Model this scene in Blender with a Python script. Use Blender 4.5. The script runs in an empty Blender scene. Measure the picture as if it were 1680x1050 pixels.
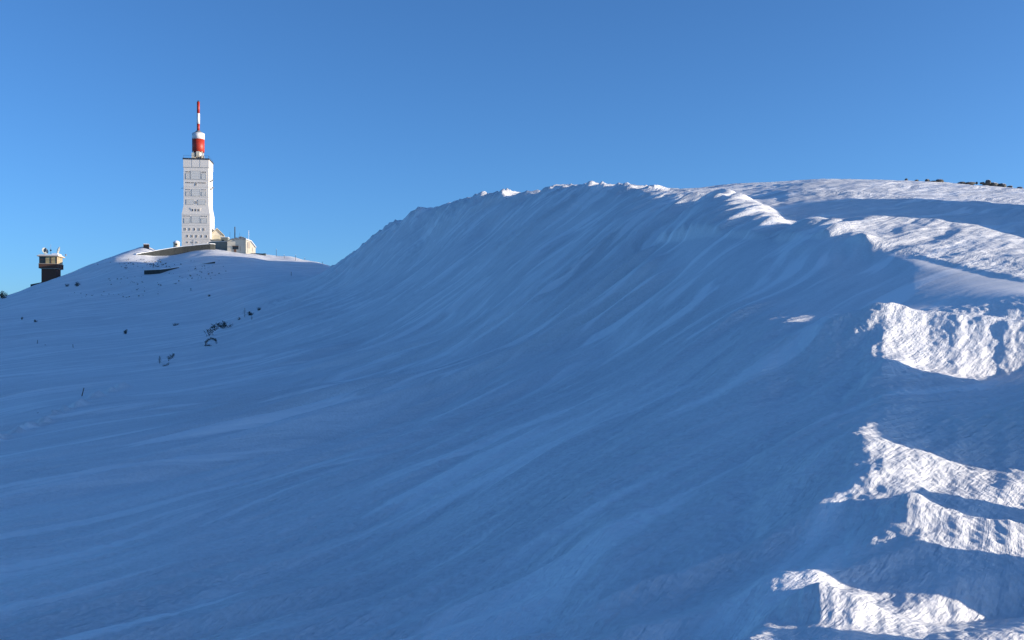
import bpy, bmesh, math, random
import numpy as np
from mathutils import Vector, Matrix

random.seed(7)
scene = bpy.context.scene
COL = scene.collection

# ------------------------------------------------------------------ camera
F_PX, W_PX, H_PX, HOR = 1649.0, 1680.0, 1050.0, 575.0
cam_d = bpy.data.cameras.new('camera')
cam = bpy.data.objects.new('camera', cam_d)
COL.objects.link(cam)
scene.camera = cam
cam_d.sensor_width = 36.0
cam_d.sensor_fit = 'HORIZONTAL'
cam_d.lens = 36.0 * F_PX / W_PX
cam_d.shift_y = (HOR - H_PX / 2) / W_PX
cam_d.clip_start = 0.1
cam_d.clip_end = 20000
cam.location = (0, 0, 0)
cam.rotation_euler = (math.radians(90), 0, 0)

# ------------------------------------------------------------------ light
SUN_EL = math.radians(7.5)
SUN_AZ = math.radians(-5.0)          # measured from +X, negative is towards the camera's back
sdir = Vector((math.cos(SUN_AZ) * math.cos(SUN_EL), math.sin(SUN_AZ) * math.cos(SUN_EL), math.sin(SUN_EL)))
world = bpy.data.worlds.new('World')
scene.world = world
world.use_nodes = True
wn = world.node_tree
for n in list(wn.nodes):
    wn.nodes.remove(n)
sky = wn.nodes.new('ShaderNodeTexSky')
sky.sky_type = 'NISHITA'
sky.sun_disc = False
sky.sun_elevation = SUN_EL
sky.sun_rotation = math.atan2(sdir.x, sdir.y)
sky.altitude = 1900
sky.air_density = 0.9
sky.dust_density = 3.0
sky.ozone_density = 4.6
bg = wn.nodes.new('ShaderNodeBackground')
bg.inputs['Strength'].default_value = 0.10
wo = wn.nodes.new('ShaderNodeOutputWorld')
wn.links.new(sky.outputs[0], bg.inputs[0])
wn.links.new(bg.outputs[0], wo.inputs[0])
sun_d = bpy.data.lights.new('sun', 'SUN')
sun_d.energy = 2.8
sun_d.angle = math.radians(0.5)
sun_d.color = (1.0, 0.87, 0.71)
sun = bpy.data.objects.new('sun', sun_d)
COL.objects.link(sun)
sun.rotation_euler = (-sdir).to_track_quat('-Z', 'Y').to_euler()
scene.view_settings.view_transform = 'Standard'
scene.view_settings.look = 'None'
scene.view_settings.exposure = 1.38
scene.view_settings.gamma = 1
scene.view_settings.use_curve_mapping = False


# ------------------------------------------------------------------ numpy noise
def _hash(ix, iy, seed):
    h = (ix.astype(np.int64) * 374761393 + iy.astype(np.int64) * 668265263 + seed * 974711) & 0xffffffff
    h = ((h ^ (h >> 13)) * 1274126177) & 0xffffffff
    return (h ^ (h >> 16)) & 0xffffffff


def perlin(x, y, seed=0):
    xf = np.floor(x); yf = np.floor(y)
    fx = x - xf; fy = y - yf
    sx = fx * fx * fx * (fx * (fx * 6 - 15) + 10)
    sy = fy * fy * fy * (fy * (fy * 6 - 15) + 10)

    def g(dx, dy):
        a = _hash(xf + dx, yf + dy, seed) * (2 * math.pi / 4294967296.0)
        return np.cos(a) * (fx - dx) + np.sin(a) * (fy - dy)
    a = g(0, 0); b = g(1, 0); c = g(0, 1); d = g(1, 1)
    return ((a + sx * (b - a)) * (1 - sy) + (c + sx * (d - c)) * sy) * 1.5


def fbm(x, y, seed=0, octv=4, gain=0.5):
    r = 0; a = 1.0
    for i in range(octv):
        r = r + a * perlin(x * 2 ** i + 17.3 * i, y * 2 ** i - 9.1 * i, seed + i)
        a *= gain
    return r


def worley(x, y, seed=0):
    xf = np.floor(x); yf = np.floor(y)
    best = np.full(x.shape, 9.0)
    for dx in (-1, 0, 1):
        for dy in (-1, 0, 1):
            h = _hash(xf + dx, yf + dy, seed)
            px = xf + dx + (h & 0xffff) / 65536.0
            py = yf + dy + (h >> 16) / 65536.0
            best = np.minimum(best, (px - x) ** 2 + (py - y) ** 2)
    return np.sqrt(best)


def sstep(a, b, x):
    t = np.clip((x - a) / (b - a), 0, 1)
    return t * t * (3 - 2 * t)


# ------------------------------------------------------------------ terrain: control points (direction, distance, elevation)
# (u, y, v): u, v name a line of sight, y the distance along the view axis
CP = [
    # valley floor and bowl
    (0, 24, 1050), (300, 22, 1050), (600, 19.5, 1050), (900, 16, 1050), (1100, 13.4, 1050), (1240, 11.6, 1060),
    (0, 34, 900), (300, 32, 900), (600, 30, 900), (840, 25.5, 880), (1000, 21.5, 870), (1150, 18.5, 902),
    (0, 80, 700), (150, 76, 690), (300, 72, 690), (450, 68, 690), (600, 62, 690), (840, 46, 700), (1000, 38, 700), (1200, 29, 720), (1300, 24.5, 740),
    (0, 48, 800), (300, 46, 790), (600, 42, 790), (1000, 28, 790), (1200, 21.5, 818),
    (0, 170, 580), (200, 165, 575), (400, 150, 570), (600, 126, 565), (720, 110, 560), (840, 92, 560), (1000, 68, 565), (1200, 45, 572),
    (840, 66, 620), (600, 88, 630), (300, 105, 630), (0, 115, 635),
    (1000, 94, 450), (840, 124, 450), (700, 168, 450), (620, 205, 452), (1200, 66, 460), (1100, 78, 460),
    (500, 175, 520), (560, 215, 470),
    (1150, 86, 390), (1080, 100, 385), (940, 134, 370), (800, 176, 380), (700, 210, 395),
    # main lee crest, far to near
    (545, 262, 441), (572, 256, 421), (600, 250, 400), (625, 245, 382), (650, 238, 370), (690, 230, 357), (730, 219, 342), (780, 205, 330), (815, 197, 329), (850, 188, 326), (895, 176, 314),
    (940, 165, 308), (985, 153, 309), (1030, 142, 311), (1065, 133, 316), (1095, 124, 325), (1150, 113, 329), (1200, 103, 326), (1245, 90, 345), (1285, 79, 372), (1312, 69, 402),
    # windward side behind the crest
    (600, 275, 415), (650, 270, 382), (730, 255, 350), (780, 245, 338), (850, 230, 332), (940, 210, 324), (1030, 190, 326), (1100, 165, 322), (1000, 270, 330), (1100, 230, 328), (1200, 220, 318), (1330, 235, 318), (900, 280, 340), (1200, 280, 325),
    (545, 300, 470), (600, 330, 450), (700, 340, 392), (850, 340, 335), (940, 350, 320), (1050, 350, 320), (850, 390, 410), (1000, 395, 405), (700, 390, 420), (1150, 395, 395), (1200, 330, 330), (1400, 340, 350), (1700, 330, 360),  # hidden plateau shaped to shade the tower hill and clear its shoulder
    (700, 520, 520), (1000, 520, 460), (1400, 520, 440), (1800, 520, 440),
    # upper right top
    (1110, 132, 315), (1200, 150, 303), (1300, 165, 298), (1400, 170, 295), (1550, 170, 302), (1680, 170, 314), (1850, 170, 335), (1550, 190, 312), (1680, 190, 328), (1400, 200, 308), (1250, 200, 310),
    (1320, 121, 309), (1400, 116, 317), (1480, 112, 325), (1550, 108, 333), (1620, 104, 340), (1680, 100, 345), (1800, 92, 360),
    (1320, 118, 312), (1400, 112, 321), (1500, 105, 333), (1600, 100, 343), (1680, 95, 350), (1800, 88, 365),
    (1230, 118, 330), (1240, 104, 342), (1300, 108, 342), (1400, 102, 351), (1480, 97, 358), (1560, 92, 368), (1680, 85, 388), (1800, 78, 408),
    # second rise
    (1340, 77, 367), (1400, 76, 357), (1450, 75.5, 359), (1520, 75, 363), (1600, 74, 371), (1680, 71, 391), (1800, 67, 410),
    (1360, 68, 385), (1415, 63.5, 394), (1450, 60.5, 424), (1500, 58, 434), (1580, 55, 450), (1680, 52, 465), (1800, 49, 480),
    (1340, 60, 425), (1340, 52, 488), (1420, 52, 468), (1500, 52, 458), (1590, 52, 458), (1330, 48, 510), (1420, 48, 494), (1500, 48, 486), (1600, 48, 480), (1680, 48, 474),
    (1420, 45, 508), (1500, 44.5, 505), (1600, 44.5, 498), (1680, 44, 491), (1600, 42, 515), (1680, 40.5, 524), (1800, 40, 530),
    # third rise
    (1220, 38.2, 606), (1150, 38, 645), (1300, 39.3, 563), (1360, 39.8, 536), (1430, 40.2, 514), (1460, 40.5, 508), (1520, 40.5, 514), (1600, 39.7, 519), (1680, 38.7, 531), (1800, 37.5, 545),
    (1440, 35.6, 580), (1520, 35, 605), (1600, 34, 630), (1680, 34, 608), (1800, 36, 592),
    (1300, 29, 700), (1390, 29, 668), (1490, 29, 650), (1590, 29, 637), (1680, 29, 624), (1390, 25, 703), (1490, 25, 692), (1590, 25, 675), (1680, 25, 660), (1800, 25, 640),
    (1420, 23, 738), (1500, 22.6, 748), (1600, 22.4, 752), (1680, 22.3, 748),
    # fourth rise
    (1340, 22.5, 745), (1400, 22.3, 714), (1450, 22.0, 732), (1500, 21.7, 754), (1580, 21.5, 772), (1680, 21.3, 785), (1800, 21.2, 795),
    (1420, 20.8, 782), (1500, 20.2, 795), (1580, 19.7, 806), (1680, 19.2, 835), (1800, 18.9, 850),
    (1440, 19.9, 812), (1530, 19.2, 832), (1600, 18.7, 851), (1680, 18.3, 866), (1800, 18.0, 875),
    (1240, 17.8, 906), (1240, 16, 952), (1240, 20, 858), (1240, 15, 975), (1150, 16.5, 962), (1150, 15, 1002),
    # fifth rise
    (1430, 18.0, 835), (1490, 18.2, 805), (1530, 17.9, 835), (1580, 17.6, 858), (1680, 17.4, 878), (1800, 17.2, 890),
    (1520, 17.1, 872), (1600, 16.8, 890), (1680, 16.5, 903), (1800, 16.3, 915),
    (1380, 16, 915), (1450, 16, 905), (1530, 16.2, 898), (1600, 16.1, 908), (1680, 15.9, 918), (1380, 15, 938), (1450, 15, 945), (1520, 15, 938), (1600, 15, 930), (1680, 15.1, 928),
    (1500, 14.4, 985), (1600, 14.3, 968), (1680, 14.3, 958), (1500, 14.0, 1010), (1600, 13.8, 1005), (1680, 13.8, 992),
    # sixth rise
    (1250, 13.2, 985), (1300, 13.4, 950), (1345, 13.5, 932), (1400, 13.4, 965), (1450, 13.3, 1000), (1500, 13.3, 1018), (1560, 13.2, 1027), (1620, 13.2, 1022), (1680, 13.3, 1008),
    (1380, 12.2, 1035), (1450, 12.0, 1065), (1600, 12.0, 1090), (1800, 12.5, 1110),
    # towards the camera
    (1300, 10, 1150), (1500, 10, 1190), (1100, 10, 1130), (800, 11, 1180), (400, 13, 1200), (0, 14, 1250),
    # tower hill
    (0, 225, 530), (200, 225, 525), (350, 220, 520), (0, 290, 503), (100, 300, 484), (200, 285, 485), (300, 262, 490), (400, 245, 485), (480, 235, 478),
    (0, 340, 489), (50, 352, 471), (100, 358, 455), (150, 368, 436), (200, 384, 418), (232, 404, 405), (224, 381, 423), (250, 386, 425), (285, 390, 421), (320, 390, 415), (350, 391, 411), (150, 345, 455), (220, 343, 443), (290, 338, 440), (380, 325, 445), (450, 310, 450), (510, 300, 455),
    (380, 388, 417), (410, 388, 420), (440, 388, 427), (480, 385, 433), (510, 383, 438), (545, 380, 446), (600, 370, 470),
    (240, 405, 403), (325, 409, 404), (380, 409, 411), (420, 409, 415), (440, 408, 417), (480, 407, 420), (520, 403, 430), (548, 400, 438), (620, 390, 470),
    (150, 430, 450), (250, 440, 430), (350, 440, 430), (450, 440, 440), (550, 430, 460), (0, 420, 520),
    (0, 600, 640), (300, 600, 640), (600, 600, 620),
]


# unseen knolls added right of the view, shaped to shade chosen hollows: (distance across the sun, height less the sun's drop)
SHADE_KNOLLS = [(11.5, -3.7), (12.95, -3.8), (13.15, -4.9), (15.0, -5.0), (15.3, -3.7), (17.0, -3.7), (17.3, -4.8), (18.75, -4.8), (19.1, -3.5), (20.4, -3.5),
          (20.7, -4.5), (22.8, -4.5), (23.3, -2.9), (26, -2.5), (30, -1.8), (33, -1.1), (34.6, -1.0), (35.3, -2.7), (41, -2.8), (45, -4), (52, -6)]
SHADE_KNOLLS_FAR = [(78, 0), (82, 7.8), (88, 9.0), (97, 11.2), (106, 12.6), (112, 13.2), (117, 11), (122, 4)]  # unseen far knolls, added to shade the strip below the top


def pix(u, y, v):
    return ((u - 840) / F_PX * y, y, (HOR - v) / F_PX * y)


CPW = [pix(*c) for c in CP]
# terrain outside the frame, given directly in metres
CPW += [
    (0, 0.5, -1.75), (2, 3, -1.9), (-3, 3, -2.6), (0, 6, -2.5), (4, 6, -2.5), (-8, 2, -4.6), (-20, 0, -9), (-40, 20, -9), (-40, -30, -16),
    (0, -10, -2.2), (0, -40, -6), (8, -8, -1.6), (10, 2, -1.6), (20, -20, 1),
    # unseen ground to the right, heights set by where shade should fall
    (14, 6, -1.5), (11.5, 13, -3.9), (14, 12, -3.9), (16, 17, -3.4), (20, 16, -3.4), (10, 9.5, -3.4), (20, 21, -2.6), (26, 24, -3), (32, 32, -2), (26, 40, .6), (34, 46, 1.5),
    (45, 59, 5.0), (70, 56, 3), (60, 66, 8.5), (62, 78, 12.6), (80, 113, 17), (72, 96, 16), (120, 160, 26), (36, 15, -3), (50, 20, -3), (60, 0, -6), (50, -40, -10), (75, 35, -3), (150, 60, 5), (200, -100, -20), (150, 300, 5),
    (-60, 60, -12), (-120, 120, -16), (-160, 200, -8), (-200, 280, -2), (-260, 380, -8), (-200, 40, -60), (-200, -150, -90), (0, -200, -50),
    (-400, 200, -120), (-400, 500, -80), (400, 400, -40), (500, 0, -90), (300, -400, -160), (-300, -400, -200),
]
for k in range(16):
    a = k * math.pi / 8 + 0.1
    for r, zz in ((900, -230), (2500, -800), (7000, -1300)):
        CPW.append((r * math.sin(a), r * math.cos(a), zz))


def warp_coords(x, y):
    r = np.sqrt(x * x + y * y)
    th = np.arctan2(x, y)
    return th * 16.5, 4.2 * np.log(np.maximum(r, 0.4) + 1.5), r


_cx, _cy, _cz = (np.array(c, dtype=float) for c in zip(*CPW))
_ca, _cl, _cr = warp_coords(_cx, _cy)
# wrap the azimuth so that the sheet closes behind the camera
_m = np.abs(_ca) > 16.5 * 2.2
_ca2 = np.concatenate([_ca, _ca[_m] - np.sign(_ca[_m]) * 16.5 * 2 * math.pi])
_cl2 = np.concatenate([_cl, _cl[_m]])
_cs2 = np.concatenate([_cz / (_cr + 1.5), (_cz / (_cr + 1.5))[_m]])
RC = 0.13


def _phi(d2):
    return np.sqrt(d2 + RC * RC)


_n = len(_ca2)
_A = np.zeros((_n + 3, _n + 3))
_A[:_n, :_n] = _phi((_ca2[:, None] - _ca2[None]) ** 2 + (_cl2[:, None] - _cl2[None]) ** 2) - np.eye(_n) * 0.02
_P = np.stack([np.ones(_n), _ca2, _cl2], 1)
_A[:_n, _n:] = _P
_A[_n:, :_n] = _P.T
_wts = np.linalg.solve(_A, np.concatenate([_cs2, np.zeros(3)]))


# carved steps along the windward edge: each line is a crest, lip or foot as (u: y, v), near to far
STEPS = [
    ((1150, 10, 1135), (1300, 10, 1150), (1500, 10, 1190), (1900, 10, 1250)),
    ((1150, 12.2, 1095), (1230, 12.2, 1062), (1300, 12.2, 1053), (1350, 12.25, 1049), (1420, 12.2, 1055), (1500, 12.2, 1072), (1680, 12.2, 1085), (1900, 12.2, 1110)),
    ((1150, 12.7, 1078), (1230, 12.8, 1035), (1290, 12.9, 1022), (1370, 12.9, 1017), (1447, 12.9, 1030), (1513, 12.95, 1042), (1600, 12.9, 1046), (1680, 12.9, 1046), (1900, 12.9, 1046)),
    ((1150, 13.2, 1062), (1230, 13.3, 1000), (1300, 13.4, 950), (1325, 13.5, 933), (1347, 13.5, 933), (1384, 13.45, 964), (1423, 13.4, 981), (1470, 13.35, 1004), (1541, 13.35, 1025), (1580, 13.55, 1028), (1650, 14.1, 1018), (1680, 14.4, 1010), (1900, 15.4, 975)),
    ((1150, 14.4, 1015), (1300, 14.3, 955), (1345, 14.2, 939), (1400, 14.0, 970), (1450, 14.0, 998), (1500, 13.9, 1012), (1560, 14.1, 1018), (1680, 14.9, 1002), (1900, 15.8, 955)),
    ((1150, 16.5, 962), (1300, 15.8, 942), (1400, 15.4, 936), (1500, 15.0, 948), (1600, 15.2, 944), (1680, 15.6, 940), (1900, 16.1, 925)),
    ((1150, 17.8, 925), (1300, 17.4, 900), (1400, 17.2, 882), (1460, 17.25, 862), (1501, 17.3, 852), (1530, 17.2, 866), (1572, 17.0, 884), (1638, 16.8, 897), (1680, 16.7, 905), (1900, 16.3, 925)),
    ((1150, 19.2, 886), (1300, 18.9, 850), (1400, 18.6, 825), (1450, 18.4, 813), (1482, 18.2, 803), (1496, 18.15, 804), (1533, 18.0, 828), (1599, 17.8, 849), (1680, 17.5, 866), (1900, 17.2, 890)),
    ((1150, 20.2, 860), (1300, 19.7, 830), (1400, 19.3, 814), (1450, 19.0, 812), (1490, 18.9, 807), (1533, 18.7, 828), (1600, 18.4, 847), (1680, 18.1, 861), (1900, 17.7, 880)),
    ((1150, 21.4, 834), (1300, 21.2, 790), (1360, 21, 771), (1400, 20.8, 769), (1423, 20.9, 760), (1478, 20.9, 769), (1540, 20.6, 790), (1619, 20.2, 812), (1680, 19.9, 829), (1900, 19.3, 860)),
    ((1150, 23.5, 792), (1300, 23, 754), (1355, 22.7, 738), (1385, 22.5, 720), (1407, 22.4, 711), (1440, 22.2, 723), (1474, 22.0, 733), (1540, 21.8, 753), (1619, 21.6, 776), (1680, 21.5, 782), (1900, 21.2, 800)),
    ((1150, 24.6, 774), (1300, 24.2, 740), (1355, 23.8, 732), (1400, 23.4, 716), (1450, 22.9, 729), (1500, 22.6, 742), (1580, 22.4, 760), (1680, 22.2, 768), (1900, 21.9, 778)),
    ((1150, 28, 732), (1300, 27, 710), (1400, 26, 698), (1500, 25.5, 688), (1600, 25.2, 676), (1680, 25, 662), (1900, 24, 630)),
    ((1150, 31, 700), (1300, 32.5, 668), (1400, 34.5, 618), (1440, 35.6, 580), (1500, 35.0, 600), (1560, 34.7, 616), (1620, 35.2, 624), (1680, 35.9, 610), (1900, 36.5, 575)),
    ((1150, 37.0, 640), (1220, 38.2, 603), (1300, 39.3, 562), (1360, 39.8, 535), (1430, 40.3, 515), (1460, 40.5, 507), (1520, 40.5, 514), (1600, 39.9, 520), (1680, 39.3, 530), (1900, 38.2, 550)),
    ((1150, 39, 627), (1220, 40.2, 595), (1300, 41.5, 560), (1360, 42.5, 538), (1430, 43, 519), (1520, 42.8, 517), (1600, 41.8, 522), (1680, 40.5, 529), (1900, 38.5, 545)),
    ((1150, 50, 552), (1250, 48, 534), (1330, 48, 519), (1420, 47, 506), (1500, 46.4, 496), (1600, 45.2, 488), (1680, 44.2, 484), (1900, 41, 497)),
    ((1150, 59, 500), (1250, 60, 470), (1300, 65.5, 423), (1345, 64.8, 411), (1420, 60.5, 427), (1450, 57.5, 439), (1500, 54.2, 448), (1580, 51, 460), (1680, 47.6, 475), (1900, 42.5, 515)),
    ((1150, 64, 476), (1250, 66, 440), (1300, 67, 411), (1320, 67, 401), (1345, 66, 402), (1390, 64.5, 397), (1420, 63, 402), (1450, 60.5, 416), (1500, 56, 433), (1580, 53, 449), (1680, 50, 464), (1900, 44, 500)),
    ((1150, 84, 400), (1200, 83, 388), (1250, 82, 372), (1285, 79, 372), (1300, 78, 374), (1330, 77, 369), (1400, 76, 357), (1450, 75.5, 359), (1520, 75, 363), (1600, 74, 371), (1680, 71, 391), (1900, 65, 430)),
    ((1150, 95, 368), (1200, 92, 356), (1250, 89, 352), (1300, 85, 373), (1340, 84, 369), (1400, 82, 360), (1500, 81, 365), (1600, 80, 373), (1680, 77, 392), (1900, 70, 428)),
    ((1150, 105, 343), (1250, 102, 345), (1300, 99, 350), (1400, 95, 354), (1500, 91, 362), (1600, 88, 373), (1680, 85, 388), (1900, 78, 420)),
    ((1150, 113, 329), (1200, 112, 326), (1250, 116, 322), (1320, 120, 310), (1400, 116, 317), (1480, 112, 325), (1550, 108, 333), (1620, 104, 340), (1680, 100, 345), (1900, 92, 375)),
    ((1150, 145, 311), (1300, 150, 300), (1400, 155, 297), (1550, 158, 302), (1680, 158, 314), (1900, 150, 350)),
]
_ST = [tuple(np.array(c, dtype=float) for c in zip(*l)) for l in STEPS]


def _loft(u, ly):
    v = np.full(u.shape, 0.0)
    a_l = a_v = None
    for us, ys, vs in _ST:
        b_l = np.interp(u, us, np.log(ys)); b_v = np.interp(u, us, vs)
        if a_l is not None:
            m = (ly >= a_l) & (ly < b_l)
            t = ((ly - a_l) / (b_l - a_l))[m]
            v[m] = a_v[m] + (b_v - a_v)[m] * t
        else:
            v[ly < b_l] = b_v[ly < b_l]
        a_l, a_v = b_l, b_v
    v[ly >= a_l] = a_v[ly >= a_l]
    return v


def steps_height(x, y):
    u = 840 + F_PX * x / np.maximum(y, 1)
    ly = np.log(np.maximum(y, 1))
    wl = 0.16 * y
    calm = 1 - sstep(41.5, 44, y) * (1 - sstep(58, 62, y))
    u = u + calm * 9 * perlin(x / (wl * 0.35), y / (wl * 0.5), 71) + calm * 5 * perlin(x / (wl * 0.1), y / (wl * 0.14), 72)
    ly = ly + calm * 0.008 * perlin(x / (wl * 0.3), y / (wl * 0.5), 73) + calm * 0.003 * perlin(x / (wl * 0.09), y / (wl * 0.2), 74)
    v = 0
    for du, dl, w in ((0, 0, .24), (9, .0, .12), (-9, 0, .12), (18, .004, .08), (-18, -.004, .08), (0, .008, .11), (0, -.008, .11), (6, .016, .07), (-6, -.016, .07)):
        v = v + w * _loft(u + du, ly + dl)
    return (HOR - v) / F_PX * y


def base_height(x, y):
    z = rbf_height(x, y)
    u = 840 + F_PX * x / np.maximum(y, 1)
    w = sstep(1170, 1320, u) * (1 - sstep(1760, 1880, u)) * sstep(10.2, 12.2, y) * (1 - sstep(118, 145, y)) * (y > 5)
    m = w > 0
    if m.any():
        z[m] = z[m] * (1 - w[m]) + w[m] * steps_height(x[m], y[m])
    yc = y * math.cos(SUN_AZ) - x * math.sin(SUN_AZ)
    a = x * math.cos(SUN_AZ) + y * math.sin(SUN_AZ)
    m = (yc > 10) & (yc < 53) & (x > 5)
    k = np.interp(yc[m], *zip(*SHADE_KNOLLS)) + math.tan(SUN_EL) * a[m] - 0.6 * ((x[m] - 0.71 * y[m] - 1) / (0.1 * y[m])) ** 2
    z[m] = np.maximum(z[m], k)
    m = (yc > 77) & (yc < 123) & (x > 40)
    k = np.interp(yc[m], *zip(*SHADE_KNOLLS_FAR)) + math.tan(SUN_EL) * a[m] - 1.5 * ((x[m] - 84) / 12) ** 2
    z[m] = np.maximum(z[m], k)
    return z


def rbf_height(x, y):
    a, l, r = warp_coords(x, y)
    out = _wts[_n] + _wts[_n + 1] * a + _wts[_n + 2] * l
    for i in range(_n):
        out = out + _wts[i] * np.sqrt((a - _ca2[i]) ** 2 + (l - _cl2[i]) ** 2 + RC * RC)
    return out * (r + 1.5)


def relief(x, y):
    """wind-carved relief added to the base: ribs down the lee face, scallops and drifts elsewhere"""
    r = np.sqrt(x * x + y * y) + 1.0
    c = (x * 0.73 - y * 0.68)
    t = (x * 0.68 + y * 0.73)
    wob = perlin(t / 30.0, c / 30.0, 3) * 3.0
    cw = c + wob
    near = 1 - sstep(230, 330, r)
    tread = sstep(0.0, 2.5, x - np.interp(y, (10, 13.5, 22, 40, 62, 80, 103, 125), (2.5, 3.9, 7.3, 14.0, 21, 24, 22, 19)))
    lip = y - (63.5 - 3.9 * (x - 22.4))
    smooth_riser = sstep(42.8, 45, y) * (1 - sstep(-3, 1, lip)) * sstep(11, 16, x)
    face = (1 - 0.9 * smooth_riser) * (1 - 0.8 * tread) * (0.3 + 0.7 * sstep(-16, 10, x + 0.22 * y))
    amp = face * near * (0.55 + 0.9 * sstep(-0.3, 0.5, perlin(x / 22.0, y / 22.0, 18)))
    p1 = perlin(cw / 5.6, t / 55.0, 11)
    p2 = perlin(cw / 2.1 + 3, t / 24.0, 12)
    d = (0.95 + 0.75 * (1 - sstep(70, 130, r))) * (0.5 * p1 + 0.42 - np.sqrt(p1 * p1 + 0.004)) * sstep(14, 40, r) * amp
    d = d + 0.58 * (0.5 * p2 + 0.42 - np.sqrt(p2 * p2 + 0.004)) * sstep(8, 20, r) * amp
    d = d + 0.17 * perlin(cw / 0.9, t / 11.0, 13) * amp
    d = d + 0.03 * perlin(cw / 0.42, t / 5.0, 14) * near * sstep(6, 14, r)
    d = d + 0.35 * fbm(x / 14.0, y / 14.0, 21, 3) * sstep(180, 320, r)
    d = d + crest_bumps(x, y)
    # rough wind crust on the upper flats
    d = d + (0.06 * fbm(x / 2.0, y / 3.0, 51, 3) + 0.16 * perlin(x / 8.0 + y / 19.0, y / 9.0, 55) + 0.07 * np.abs(perlin(x / 2.6 - y / 6.0, y / 12.0, 56))) * sstep(14, 26, x) * sstep(0, 4, lip) * sstep(50, 54, y) * (1 - sstep(240, 300, y))
    d = d + trail(x, y)
    d = d + 0.045 * (1 - 0.9 * smooth_riser) * (1 - 0.6 * tread) * perlin(t / 0.42 + perlin(x, y, 16) * 0.5, cw / 2.2, 15) * (1 - sstep(40, 80, r)) * sstep(-0.1, 0.4, perlin(x / 6, y / 6, 17))
    # scallops
    q = (1 - sstep(45, 90, r))
    s1 = 0.16 + 0.14 * sstep(25, 60, r)
    q = q * (1 - 0.85 * smooth_riser)
    sc = worley(x / s1 + perlin(x * 1.5, y, 5) * 0.8 + y * 0.8, y / s1 * 0.28 + perlin(y, x * 1.5, 6) * 0.7, 31)
    d = d + s1 * 0.20 * (sc - 0.4) * q * (0.25 + 0.75 * sstep(2.5, 7, x - y * 0.15))
    d = d + 0.025 * fbm(x / 0.7, y / 0.45, 41, 3) * q
    d = d * (1 - 0.75 * smooth_riser)
    return d


CREST = [pix(*c)[:2] for c in ((545, 262, 0), (600, 250, 0), (650, 238, 0), (730, 219, 0), (780, 205, 0), (850, 188, 0), (940, 165, 0), (1030, 142, 0), (1095, 124, 0), (1200, 103, 0), (1312, 69, 0))]


_TRAIL = []


def trail(x, y):
    out = np.zeros_like(x)
    if len(_TRAIL) < 2:
        return out
    m = (x < -20) & (x > -80) & (y > 50) & (y < 160)
    xm, ym = x[m], y[m]
    best = np.full(xm.shape, 1e9); along = np.zeros_like(xm); acc = 0.0
    for (ax, ay), (bx_, by_) in zip(_TRAIL[:-1], _TRAIL[1:]):
        dx, dy = bx_ - ax, by_ - ay
        l = math.hypot(dx, dy)
        t = np.clip(((xm - ax) * dx + (ym - ay) * dy) / (l * l), 0, 1)
        d = np.hypot(xm - ax - t * dx, ym - ay - t * dy)
        k = d < best
        best[k] = d[k]; along[k] = acc + t[k] * l
        acc += l
    out[m] = 0.6 * np.exp(-(best / 0.5) ** 2) * sstep(-0.2, 0.3, perlin(along / 3.0, best * 0, 91) + 0.3 * perlin(along / 0.7, best, 92))
    return out


def crest_bumps(x, y):
    out = np.zeros_like(x)
    m = (y > 60) & (y < 290) & (x > -75) & (x < 40)
    xm, ym = x[m], y[m]
    best = np.full(xm.shape, 1e9); along = np.zeros_like(xm); acc = 0.0
    for (ax, ay), (bx_, by_) in zip(CREST[:-1], CREST[1:]):
        dx, dy = bx_ - ax, by_ - ay
        l = math.hypot(dx, dy)
        t = np.clip(((xm - ax) * dx + (ym - ay) * dy) / (l * l), 0, 1)
        d = np.hypot(xm - ax - t * dx, ym - ay - t * dy)
        k = d < best
        best[k] = d[k]; along[k] = acc + t[k] * l
        acc += l
    n1 = 1 - np.abs(perlin(along / 9.0, best / 14.0, 81)) * 2.2
    n2 = 1 - np.abs(perlin(along / 3.2, best / 6.0, 82)) * 2.2
    g = np.exp(-(best / 5.0) ** 2) * (0.25 + 0.75 * sstep(105, 150, ym))
    out[m] = g * (1.9 * np.maximum(n1, 0) ** 2 * sstep(-0.1, 0.4, perlin(along / 23.0, along * 0, 83)) + 0.55 * np.maximum(n2, 0) ** 2)
    return out


def hit(u, v, ymin=10.0, ymax=450.0):
    """where the line of sight (u, v) first meets the snow"""
    yy = np.geomspace(ymin, ymax, 2500)
    xx = (u - 840) / F_PX * yy
    zz = base_height(xx, yy)
    k = np.argmax(HOR - zz / yy * F_PX <= v)
    return xx[k], yy[k], zz[k]


_TRAIL = [hit(*p)[:2] for p in ((-20, 736), (20, 718), (60, 701), (110, 676), (150, 657), (205, 636))]


def soft_drift(x, y):
    lip = y - (63.5 - 3.9 * (x - 22.4))
    return sstep(42.8, 45, y) * (1 - sstep(-3, 1, lip)) * sstep(11, 16, x)


def ground(x, y):
    xa = np.array([float(x)]); ya = np.array([float(y)])
    return float((base_height(xa, ya) + relief(xa, ya))[0])


# ------------------------------------------------------------------ materials
def new_mat(name):
    m = bpy.data.materials.new(name)
    m.use_nodes = True
    nt = m.node_tree
    b = nt.nodes['Principled BSDF']
    return m, nt, b


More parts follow.
